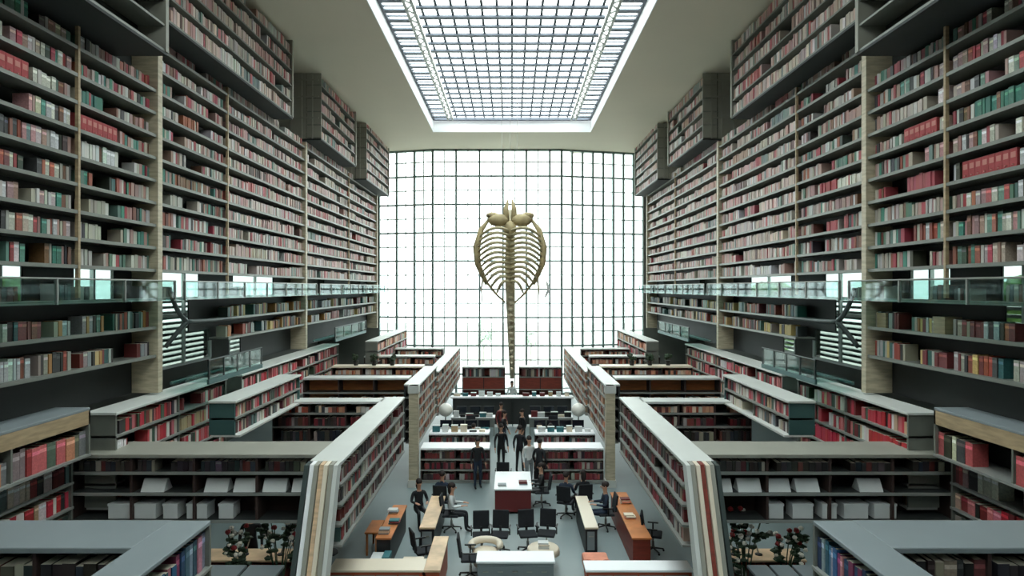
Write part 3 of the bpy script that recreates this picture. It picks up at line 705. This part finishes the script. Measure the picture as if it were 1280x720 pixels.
# ------------------------------------------------------------------ glass rails, walkways and struts along the walls
for s in (-1, 1):
    q = SIDE[s]
    for (a, b, nm) in ((9.4, 15.5, 'nearest'), (15.9, 26.7, 'middle'), (27.1, 41.0, 'farthest')):
        r = empty('glass_railing', (s*8.2, (a+b)/2, Z(-.28)), f'{nm} glass railing at eye level in front of the {q} wall of books', 'railing')
        MB().box(s*8.12, s*8.6, a, b, Z(-.3), Z(-.26)).build('deck', M['rail_glass'], r)
        MB().box(s*8.14, s*8.16, a, b, Z(-.26), Z(.16)).build('pane', M['rail_glass'], r)
        MB().tube([(s*8.15, a, Z(.17)), (s*8.15, b, Z(.17))], .018, 6).build('handrail', M['steel_l'], r)
        n = int((b-a)/1.6)
        for i in range(n+1):
            y = a+.03+(b-a-.06)*i/n; MB().box(s*8.12, s*8.18, y-.015, y+.015, Z(-.3), Z(.17)).build('baluster', M['steel_l'], r)
    for (a, b, h, nm) in ((15.9, 19.3, -2.3, 'lower'), (27.3, 33.0, -2.2, 'distant')):
        r = empty('glass_walkway', (s*7.9, (a+b)/2, Z(h)), f'{nm} glass walkway deck with handrail hung before the {q} shelves', 'walkway')
        MB().box(s*7.55, s*8.5, a, b, Z(h)-.05, Z(h)).build('deck', M['rail_glass'], r)
        MB().box(s*7.52, s*7.58, a, b, Z(h)-.1, Z(h)+.02).box(s*8.45, s*8.5, a, b, Z(h)-.1, Z(h)-.04).build('edge_beam', M['tealst'], r)
        MB().box(s*7.54, s*7.56, a, b, Z(h)+.02, Z(h)+.5).build('pane', M['rail_glass'], r)
        MB().tube([(s*7.55, a, Z(h)+.5), (s*7.55, b, Z(h)+.5)], .025, 6).build('handrail', M['strut'], r)
        n = 4
        for i in range(n+1):
            y = a+.04+(b-a-.08)*i/n; MB().box(s*7.53, s*7.57, y-.02, y+.02, Z(h)-.08, Z(h)+.5).build('baluster', M['strut'], r)
    # forked strut
    r = empty('forked_strut', (s*8.0, 16.3, Z(-.85)), f'dark forked steel strut bracing the walkway beside the {q} tall post', 'strut')
    c = (s*8.1, 15.95, Z(-.84))
    def arc(p, q_, m_): return [Vector(p)*(1-t)**2+Vector(m_)*2*t*(1-t)+Vector(q_)*t*t for t in [k/8 for k in range(9)]]
    MB().tube(arc(c, (s*8.35, 15.6, Z(.0)), (s*8.25, 15.7, Z(-.62))), [.06]*5+[.055]*4, 8).build('upper_arm', M['strut'], r, smooth=True)
    MB().tube(arc(c, (s*8.0, 18.6, Z(-.86)), (s*8.05, 16.6, Z(-.88))), [.06]*5+[.05]*4, 8).build('rear_arm', M['strut'], r, smooth=True)
    MB().tube(arc(c, (s*8.45, 15.6, Z(-1.45)), (s*8.2, 15.8, Z(-1.0))), [.06]*5+[.055]*4, 8).build('lower_arm', M['strut'], r, smooth=True)

# ------------------------------------------------------------------ hanging whale skeleton
def whale():
    Y = 30.0; cx = -.09; k = Y/800
    def P(px, py, dy=0): return (cx+(px-637.5)*k, Y+dy, Z((360-py)*k))
    r = empty('whale_skeleton', P(638, 320), 'suspended whale skeleton with broad rib cage hanging before the glass wall', 'skeleton')
    MB().tube([P(638,262,.2), P(637.5,290,.1), P(637,330,0), P(638,375,.1), P(639,420,.2), P(640,474,.3)], [.14,.2,.24,.22,.17,.10], 10).build('spine', M['bone2'], r, smooth=True)
    vb = MB()
    for i in range(26):
        py = 276+i*7.4; t = i/25
        vb.blob(P(637.5+t*2, py, .08-.2), (.24*(1-.7*t), .16*(1-.6*t), .08), 10, 6)
    vb.build('vertebrae', M['bone2'], r, smooth=True)
    # skull: two lobed plates with eye hollows and a beak pointing up
    sk_ = MB()
    for s in (-1, 1):
        sk_.blob(P(637.5+s*14, 276, -.25), (.50,.34,.30), 14, 8, jit=.04, rnd=R)
        sk_.blob(P(637.5+s*22, 270, -.15), (.30,.26,.16), 12, 7, jit=.05, rnd=R)
        sk_.tube([P(637.5+s*5,280,-.3), P(637.5+s*5,262,-.3), P(637.5+s*2.5,250,-.2)], [.15,.12,.03], 8)
    sk_.blob(P(637.5,287,-.3), (.30,.3,.4), 12, 8)
    sk_.build('skull', M['bone'], r, smooth=True)
    for s in (-1, 1):
        MB().tube([P(637.5+s*26,274,-.1), P(637.5+s*36,288,-.2), P(637.5+s*41.5,310,-.25), P(637.5+s*40,330,-.2), P(637.5+s*33,348,-.1), P(637.5+s*30,356,0)], [.06,.13,.17,.15,.09,.04], 10).build('scapula', M['bone'], r, smooth=True)
        MB().tube([P(637.5+s*33,346,0), P(637.5+s*36,360,0), P(637.5+s*35,378,.05)], [.05,.04,.02], 6).build('flipper', M['bone2'], r, smooth=True)
        for i in range(12):
            t = i/11; py = 290+t*64
            ye = min(372, py+10+5*t); q_ = max(0, 1-((ye-318)/56)**2)**.5
            wdt = max(8, 39*q_)
            pts = [P(637.5+s*wdt*u, py - 5*math.sin(math.pi*u*.8) + (ye-py)*u**2.2, -.2-.8*math.sin(math.pi*(.1+u*.75))) for u in [j/8 for j in range(9)]]
            MB().tube(pts, [.06]+[.075]*6+[.06,.04], 6).build('rib', M['ribm'], r, smooth=True)
        MB().tube([P(637.5+s*34,340,-.3), P(637.5+s*28,354,-.3), P(637.5+s*17,368,-.25), P(637.5+s*6,378,-.1)], [.07,.06,.05,.04], 8).build('rib_margin', M['bone'], r, smooth=True)
    for (x, y) in ((-.35, 0), (.3, 0), (0, .25)):
        MB().tube([(cx+x, Y+y, Z(3.2)), (cx+x*1.2, Y+y, Z(9.75))], .008, 4).build('cable', M['chrome'], r)
    # hanging small bones beside the cage
    MB().tube([P(683,352,0), P(686,362,0), P(681,372,0)], [.05,.08,.03], 6).build('flipper_bone', M['paper'], r, smooth=True)
whale()

# ------------------------------------------------------------------ people
def make_person(kind, female=False):
    """continuous skinned body; returns mesh datablocks (body, hair)"""
    V = []; E = []; RD = []; TG = []
    def add(p, rad, par=None, tg='shirt'):
        V.append(p); RD.append(rad); TG.append(tg)
        if par is not None: E.append((par, len(V)-1))
        return len(V)-1
    sit = kind == 'seated'
    hz = .52 if sit else .93
    pel = add((0,0,hz), (.14,.11), None, 'trouser')
    wa = add((0,.01,hz+.16), (.125,.10), pel)
    chs = add((0,.0,hz+.36), (.15,.11), wa)
    nk = add((0,.0,hz+.52), (.06,.06), chs)
    nk2 = add((0,-.01,hz+.58), (.05,.05), nk, 'skin')
    hd = add((0,-.03,hz+.68), (.075,.09), nk2, 'skin')
    hd2 = add((0,-.03,hz+.78), (.07,.085), hd, 'skin')
    for s in (-1, 1):
        sh = add((s*.17,0,hz+.46), (.06,.06), chs)
        if sit: el, wr = (s*.24,-.06,hz+.22), (s*.16,-.32,hz+.24)
        else: el, wr = (s*.24,.02,hz+.20), (s*.25,-.10,hz-.03)
        e = add(el, (.045,.045), sh); w = add(wr, (.03,.03), e)
        dirv = (Vector(wr)-Vector(el)).normalized()
        pm = add(tuple(Vector(wr)+dirv*.07), (.035,.018), w, 'skin')
        side = Vector((s*-1,0,0)) if not sit else Vector((1,0,0))
        lat = dirv.cross(Vector((0,0,1))).normalized() if sit else Vector((0,1,0))
        for f in range(4):
            o = (f-1.5)*.019; L = (.06,.075,.07,.055)[f]
            a = add(tuple(Vector(wr)+dirv*.11+lat*o), (.009,.009), pm, 'skin')
            b = add(tuple(Vector(wr)+dirv*(.11+L*.6)+lat*o*1.1+Vector((0,-.004 if not sit else 0,-.01))), (.008,.008), a, 'skin')
            add(tuple(Vector(wr)+dirv*(.11+L)+lat*o*1.1+Vector((0,-.01 if not sit else 0,-.025))), (.007,.007), b, 'skin')
        a = add(tuple(Vector(wr)+dirv*.04-lat*.035*s), (.010,.010), w, 'skin'); add(tuple(Vector(wr)+dirv*.085-lat*.05*s), (.008,.008), a, 'skin')
        hp = add((s*.09,-.01 if sit else 0,hz-.04), (.09,.09), pel, 'trouser')
        if sit: kn = (s*.11,-.42,hz-.02); an = (s*.11,-.44,.09)
        else: kn = (s*.10,-.02+s*.03,.50); an = (s*.11,.03+s*.06,.09)
        kk = add(kn, (.06,.06), hp, 'trouser'); aa = add(an, (.042,.042), kk, 'trouser')
        add((an[0], an[1]-.09, .045), (.04,.035), aa, 'shoe'); add((an[0], an[1]-.17, .04), (.032,.026), len(V)-1, 'shoe')
    me = bpy.data.meshes.new('body'); me.from_pydata(V, E, []); o = bpy.data.objects.new('tmp', me); C.objects.link(o)
    sm = o.modifiers.new('s','SKIN'); sm.use_smooth_shade = True
    for i, rd in enumerate(RD): me.skin_vertices[0].data[i].radius = rd
    me.skin_vertices[0].data[0].use_root = True
    ss = o.modifiers.new('u','SUBSURF'); ss.levels = 1; ss.render_levels = 1
    dg = bpy.context.evaluated_depsgraph_get(); ev = o.evaluated_get(dg)
    nm = bpy.data.meshes.new_from_object(ev); bpy.data.objects.remove(o)
    # head shaping: nose, chin
    hc = Vector((0,-.03,hz+.72))
    nm.materials.clear()
    for k_ in ('shirt','trouser','skin','shoe'): nm.materials.append(M['skin'])
    Vv = [Vector(v) for v in V]; idx = {'shirt':0,'trouser':1,'skin':2,'shoe':3}
    segs = [(Vv[a], Vv[b], TG[b]) for a, b in E]
    for p in nm.polygons:
        c = p.center; best = 9; t = 'shirt'
        for a, b, tg in segs:
            ab = b-a; u = max(0, min(1, (c-a).dot(ab)/ab.dot(ab))); d = (c-(a+ab*u)).length
            if d < best: best = d; t = tg
        p.material_index = idx[t]
    hm = MB()
    hm.blob((0,-.005,hz+.775), (.092,.112,.095), 14, 8)
    if female: hm.blob((0,.05,hz+.66), (.085,.06,.15), 12, 8)
    fm = MB(); fm.blob((0,-.135,hz+.71), (.013,.022,.025), 8, 6)
    em = MB()
    for s in (-1, 1): em.blob((s*.03,-.112,hz+.735), (.012,.008,.007), 8, 5)
    mm = MB().blob((0,-.113,hz+.665), (.024,.008,.006), 8, 5)
    er = MB()
    for s in (-1, 1): er.blob((s*.083,-.02,hz+.72), (.012,.02,.03), 8, 6)
    parts = [('hair', hm, 'hair'), ('nose', fm, 'skin'), ('eyes', em, 'black'), ('mouth', mm, 'dkred'), ('ears', er, 'skin')]
    out = []
    for n, mb, m in parts:
        q = bpy.data.meshes.new(n); q.from_pydata(mb.v, [], mb.f); q.materials.append(M[m]); q.polygons.foreach_set('use_smooth', [True]*len(q.polygons)); out.append((n, q))
    return nm, out
KIND = {k: make_person(*a) for k, a in {'sit': ('seated',), 'sitf': ('seated', True), 'stand': ('standing',), 'standf': ('standing', True)}.items()}
def person(kind, x, y, rot, shirt, trous, label, z=0, sc=1):
    body, parts = KIND[kind]
    o = bpy.data.objects.new('person', body.copy()); C.objects.link(o)
    o.location = (x, y, z); o.rotation_euler.z = rot; o.scale = (sc,)*3
    for i, m in enumerate((shirt, trous, 'skin', 'black')): o.data.materials[i] = M[m]
    for n, me in parts:
        c = bpy.data.objects.new(n, me); c.parent = o; C.objects.link(c)
    tag(o, label, 'person')
PE = [('sitf', -2.75, 18.9, .4, 'fabric', 'black', 'seated person in black with dark hair beside the crowded left reading desk'),
      ('sit', -2.15, 19.7, 3.0, 'navy', 'black', 'person in navy seated at the far end of the light wood counter'),
      ('sitf', -1.75, 18.5, 1.5, 'paper', 'fabric', 'person in a white top seated on the aisle side of the light wood counter'),
      ('sit', 1.65, 19.6, 2.8, 'navy', 'black', 'person in navy seated at the far left corner of the cream counter'),
      ('sitf', 2.2, 19.8, 3.3, 'fabric', 'black', 'person in black seated at the far end of the cream counter'),
      ('sit', 2.72, 18.6, -1.5, 'navy', 'navy', 'person in dark blue seated left of the right reading desk'),
      ('stand', -.42, 24.6, .2, 'black', 'black', 'standing person in black on the left of the aisle centre'),
      ('stand', .3, 24.3, 2.9, 'fabric', 'black', 'standing person in dark grey on the right of the aisle centre'),
      ('standf', -.35, 27.3, 1.2, 'black', 'navy', 'standing person in black with navy trousers farther down the aisle on the left'),
      ('stand', .45, 27.6, -1., 'black', 'black', 'standing person in black farther down the aisle on the right'),
      ('standf', .6, 22.6, .4, 'paper', 'grey', 'standing person in a white top and grey trousers beside the front right floor bookcase'),
      ('stand', .95, 22.2, 2.6, 'fabric', 'black', 'standing person in black against the front right floor bookcase'),
      ('stand', -.5, 29.2, .5, 'dkred', 'black', 'standing person in a dark red top near the farther left table'),
      ('standf', 0.0, 36.0, 0, 'paper', 'white', 'distant person in white walking up the aisle towards the glass'),
      ('sit', .95, 20.6, -1.5, 'black', 'black', 'person in black seated right of the big white central desk'),
      ('standf', -6.2, 15.2, .3, 'black', 'black', 'standing person in black in the left side bay behind the magazine case'),
      ('stand', -5.2, 15.6, 1.0, 'grey', 'black', 'standing person in a grey top in the left side bay behind the magazine case'),
      ('sit', -1.6, 26.6, -.2+math.pi, 'dkred', 'black', 'person in dark red seated at the left computer table'),
      ('sitf', 1.6, 26.6, .2+math.pi, 'cream', 'black', 'person in cream seated at the right computer table'),
      ('standf', -1.2, 22.4, .3, 'black', 'navy', 'person in black and navy standing before the front left floor bookcase')]
for p in PE: person(*p)
for s in (-1, 1):
    q = SIDE[s]
    for j, (y, z, x0, x1, nm) in enumerate(((25.5, Z(-5.72), 1.0, 3.2, 'second floor bookcase'), (27.35, .85, 1.0, 3.0, 'computer table'), (30.3, .9, .9, 2.8, 'farther white table'), (32.6, 1.5, .5, 3.0, 'long counter'))):
        for k in range(6):
            x = x0+(x1-x0)*(k+.5)/6; c = R.choice(['paper', 'cream', 'teal', 'dkred', 'tan', 'black'])
            w_, d_, h_ = R.uniform(.1,.17), R.uniform(.06,.1), R.uniform(.06,.26)
            r = empty('storage_box', (s*x, y, z), f"{ {'paper':'white','cream':'cream','teal':'teal','dkred':'dark red','tan':'tan','black':'black'}[c]} small box on the {q} part of the {nm}, {ordn(k+1)} from aisle", 'box', f'small boxes on the {q} part of the {nm}')
            MB().box(s*x-w_, s*x+w_, y-d_, y+d_, z, z+h_).build('body', M[c], r, bevel=.006)
            MB().box(s*x-w_-.006, s*x+w_+.006, y-d_-.006, y+d_+.006, z+h_, z+h_+.03).build('lid', M['paper' if k % 2 else c], r, bevel=.004)
    for k, (x, y) in enumerate(((15.0, 0), (12.95, 0))):
        if s > 0:
            r = empty('archive_box', (8.9, x, Z(-.94)), f'tan archive box below the rail of the right wall, {["farther", "nearer"][k]} of two', 'box')
            MB().box(8.76, 9.1, x, x+.36, Z(-.94), Z(-.94)+.3).build('body', M['tan'], r, bevel=.008)
            MB().box(8.75, 9.11, x-.01, x+.37, Z(-.94)+.3, Z(-.94)+.35).build('lid', M['tan'], r, bevel=.006)
# round black table in the left side bay
r = empty('round_table', (-4.9, 16.9, 0), 'round black table in the left side bay beneath the second cross case', 'table')
MB().lathe((-4.9, 16.9, .72), [(.62,0),(.64,.02),(.62,.04),(.0001,.04)], 24).build('table_top', M['black'], r)
MB().lathe((-4.9, 16.9, 0), [(.3,0),(.3,.03),(.04,.05),(.04,.72)], 14).build('pedestal', M['black'], r)

# ------------------------------------------------------------------ outdoors
struct('ground', MB().box(-90, 90, -60, 44, -.9, -.6).box(-90, 90, 44, 140, -.9, -.6), M['ground'])
for s, y0, L, nm in ((-1, 22.2, 2.2, 'outside the left side windows'), (1, 21.6, 2.6, 'outside the right side windows, nearer one'), (1, 43, 5, 'outside the right side windows, farther one')):
    m = MB(); rr = random.Random(int(40+y0))
    for i in range(140):
        m.blob((s*(18.3+rr.uniform(-.4,.4)), y0+rr.uniform(0, L), rr.uniform(-.3, 7.0)), (.6,.6,.45), 7, 5, jit=.25, rnd=rr)
    m.box(s*18.1, s*18.5, y0, y0+L, -.6, 7.1)
    tag(m.build('clipped_hedge', M['hedge']), f'tall clipped green hedge {nm}', 'hedge')
for k, (x, y, h) in enumerate([(-2.9, 64, 3.6), (1.9, 66, 2.8)]):
    r = empty('slender_tree', (x, y, -.6), ['pale slender tree outside the glass left of the skeleton tail', 'pale slender tree outside the glass right of the skeleton tail'][k], 'tree')
    MB().tube([(x,y,-.6),(x+.1,y,h*.5),(x,y,h*.9)], [.14,.09,.03], 7).build('trunk', M['bark'], r)
    f = MB()
    for _ in range(40):
        a = R.uniform(0, 6.28); q_ = R.uniform(0, 1); rr = 1.3*math.sin(math.pi*(.15+.8*q_))
        f.blob((x+rr*math.cos(a)*R.random(), y+rr*math.sin(a)*R.random(), h*.4+q_*h*.6), R.uniform(.15,.32), 6, 4, jit=.3, rnd=R)
    f.build('crown', M['tree'], r)

# ------------------------------------------------------------------ build the books: 300 largest in view apart, the rest as one mass
def corners(b):
    f0, f1 = b['f'], b['f']-b['s']*b['d']
    if b['ax'] == 'y': return min(f0,f1), max(f0,f1), b['u0'], b['u1']
    return b['u0'], b['u1'], min(f0,f1), max(f0,f1)
def proj(x, y, z): return 640+800*x/y, 360-800*(z-EYE)/y
bpy.context.view_layer.update()
dg = bpy.context.evaluated_depsgraph_get(); scn = bpy.context.scene
cam_o = Vector((0, 0, EYE))
def visible(b):
    if b['ax'] == 'y': p = Vector((b['f']+b['s']*.02, (b['u0']+b['u1'])/2, b['z']+b['h']*.6))
    else: p = Vector(((b['u0']+b['u1'])/2, b['f']-.02, b['z']+b['h']*.6))
    px, py = proj(*p)
    if not (2 < px < 1278 and 2 < py < 718): return 0
    d = p-cam_o; L = d.length; d.normalize(); o = cam_o.copy()
    for _ in range(6):
        hit, loc, n, i, ob, mt = scn.ray_cast(dg, o, d, distance=L)
        if not hit: break
        if 'rail_glass' in (ob.data.materials[0].name if ob.data and ob.data.materials else '') or 'teal_rail' in ob.data.materials[0].name:
            L -= (loc-o).length+.001; o = loc+d*.001; continue
        return 0
    if b['ax'] == 'y':
        a = proj(b['f'], b['u0'], b['z']); c = proj(b['f'], b['u1'], b['z']); e = proj(b['f'], (b['u0']+b['u1'])/2, b['z']+b['h'])
        return abs(c[0]-a[0])*abs(a[1]-e[1])+1e-6 if True else 0
    return (b['u1']-b['u0'])*b['h']*(800/b['f'])**2
for b in BOOKS:
    if b['ax'] == 'y':
        k = 800/((b['u0']+b['u1'])/2); wpx = abs(b['f'])*800*(1/b['u0']-1/b['u1']); b['area'] = wpx*b['h']*k
    else: b['area'] = (b['u1']-b['u0'])*b['h']*(800/b['f'])**2
order = sorted(BOOKS, key=lambda b: -b['area'])
solo = []
for b in order:
    if len(solo) >= 275: break
    if visible(b) > 0: solo.append(b); b['solo'] = 1
def qmat(c):
    k = tuple(int(round(v/16)*16) for v in c)
    if k not in CN: CN[k] = mat('cover_%d_%d_%d' % k, k, .55, noise=.18, nscale=30)
    return CN[k]
for b in solo:
    x0, x1, y0, y1 = corners(b); z0 = b['z']; z1 = z0+b['h']; e = .007
    m = MB()
    if b['ax'] == 'y':
        f = b['f']; g = b['f']-b['s']*b['d']; sp = b['f']-b['s']*.012
        m.box(f, sp, y0, y1, z0, z1); m.box(sp, g, y0, y0+e, z0, z1); m.box(sp, g, y1-e, y1, z0, z1)
        m.box(f+b['s']*.003, f, y0+.004, y1-.004, z0+.72*b['h'], z0+.86*b['h'], 2)
        m.box(sp, g+b['s']*.01, y0+e, y1-e, z0+.006, z1-.012, 1)
    else:
        m.box(x0, x1, y0, y0+.012, z0, z1); m.box(x0, x0+e, y0+.012, y1, z0, z1); m.box(x1-e, x1, y0+.012, y1, z0, z1)
        m.box(x0+.004, x1-.004, y0-.003, y0, z0+.72*b['h'], z0+.86*b['h'], 2)
        m.box(x0+e, x1-e, y0+.012, y1-.01, z0+.006, z1-.012, 1)
    lc = tuple(min(235, v*1.25+20) for v in b['c'])
    o = m.build('book', [qmat(b['c']), M['pages'], qmat(lc)])
    ctr = Vector(((x0+x1)/2, (y0+y1)/2, z0))
    for v in o.data.vertices: v.co -= ctr
    o.location = ctr
    end = 'far end' if b['ax'] == 'y' else 'right end'
    tag(o, f"{b['n']} book, {ordn(b['i'])} from {end}, {b['where']}", 'book', 'books on the '+b['where'])
# labels must be 16 words at most and unique
rest = [b for b in BOOKS if 'solo' not in b]
verts = []; faces = []; cols = []
for b in rest:
    x0, x1, y0, y1 = corners(b); z0 = b['z']; z1 = z0+b['h']; n = len(verts)
    verts += [(x0,y0,z0),(x1,y0,z0),(x1,y1,z0),(x0,y1,z0),(x0,y0,z1),(x1,y0,z1),(x1,y1,z1),(x0,y1,z1)]
    faces += [(n,n+3,n+2,n+1),(n+4,n+5,n+6,n+7),(n,n+1,n+5,n+4),(n+1,n+2,n+6,n+5),(n+2,n+3,n+7,n+6),(n+3,n,n+4,n+7)]
    c = lin(b['c']); pg = lin((206,198,180))
    cols += [c, pg, c, c, c, c]
me = bpy.data.meshes.new('shelved_books'); me.from_pydata(verts, [], faces)
ca = me.color_attributes.new('cover', 'FLOAT_COLOR', 'CORNER')
flat = []
for c in cols: flat += [c[0], c[1], c[2], 1.]*4
ca.data.foreach_set('color', flat); me.update()
bm_ = mat('book_covers', (150,140,130), .6); nt = bm_.node_tree
at = nt.nodes.new('ShaderNodeAttribute'); at.attribute_name = 'cover'
nt.links.new(at.outputs['Color'], nt.nodes['Principled BSDF'].inputs['Base Color'])
me.materials.append(bm_)
o = bpy.data.objects.new('shelved_books', me); C.objects.link(o)
tag(o, 'thousands of smaller red, pink and cream books filling the shelves of the hall', 'books', kind='stuff')
print('BOOKS', len(BOOKS), 'solo', len(solo), 'min area', solo[-1]['area'])

for o in bpy.data.objects:
    if '_w' in o: del o['_w']

# ------------------------------------------------------------------ light, world, camera
scn = bpy.context.scene
w = bpy.data.worlds.new('sky'); scn.world = w; w.use_nodes = True; nt = w.node_tree
bg = nt.nodes['Background']
tc = nt.nodes.new('ShaderNodeTexCoord'); n = nt.nodes.new('ShaderNodeTexNoise'); n.inputs['Scale'].default_value = 1.6; n.inputs['Detail'].default_value = 5
rp = nt.nodes.new('ShaderNodeValToRGB'); rp.color_ramp.elements[0].position = .3; rp.color_ramp.elements[1].position = .7
rp.color_ramp.elements[0].color = (.86,.93,.97,1); rp.color_ramp.elements[1].color = (1,1,.98,1)
nt.links.new(tc.outputs['Generated'], n.inputs['Vector']); nt.links.new(n.outputs['Fac'], rp.inputs['Fac']); nt.links.new(rp.outputs['Color'], bg.inputs['Color'])
bg.inputs['Strength'].default_value = 5.0
cd = bpy.data.cameras.new('camera'); cam = bpy.data.objects.new('camera', cd); C.objects.link(cam)
cam.location = (0, 0, EYE); cam.rotation_euler = (math.pi/2, 0, 0)
cd.sensor_width = 36; cd.lens = 22.5; cd.clip_end = 500; scn.camera = cam
vs = scn.view_settings; vs.view_transform = 'Standard'; vs.look = 'None'; vs.gamma = 1; vs.use_curve_mapping = False
vs.exposure = 0.68

_seen = {}
for o in bpy.data.objects:
    if 'label' in o:
        l = o['label']; nw = len(l.split())
        if nw > 16 or nw < 4: print('LABEL LENGTH', nw, o.name, l)
        if l in _seen: print('LABEL TWICE', o.name, _seen[l], l)
        _seen[l] = o.name
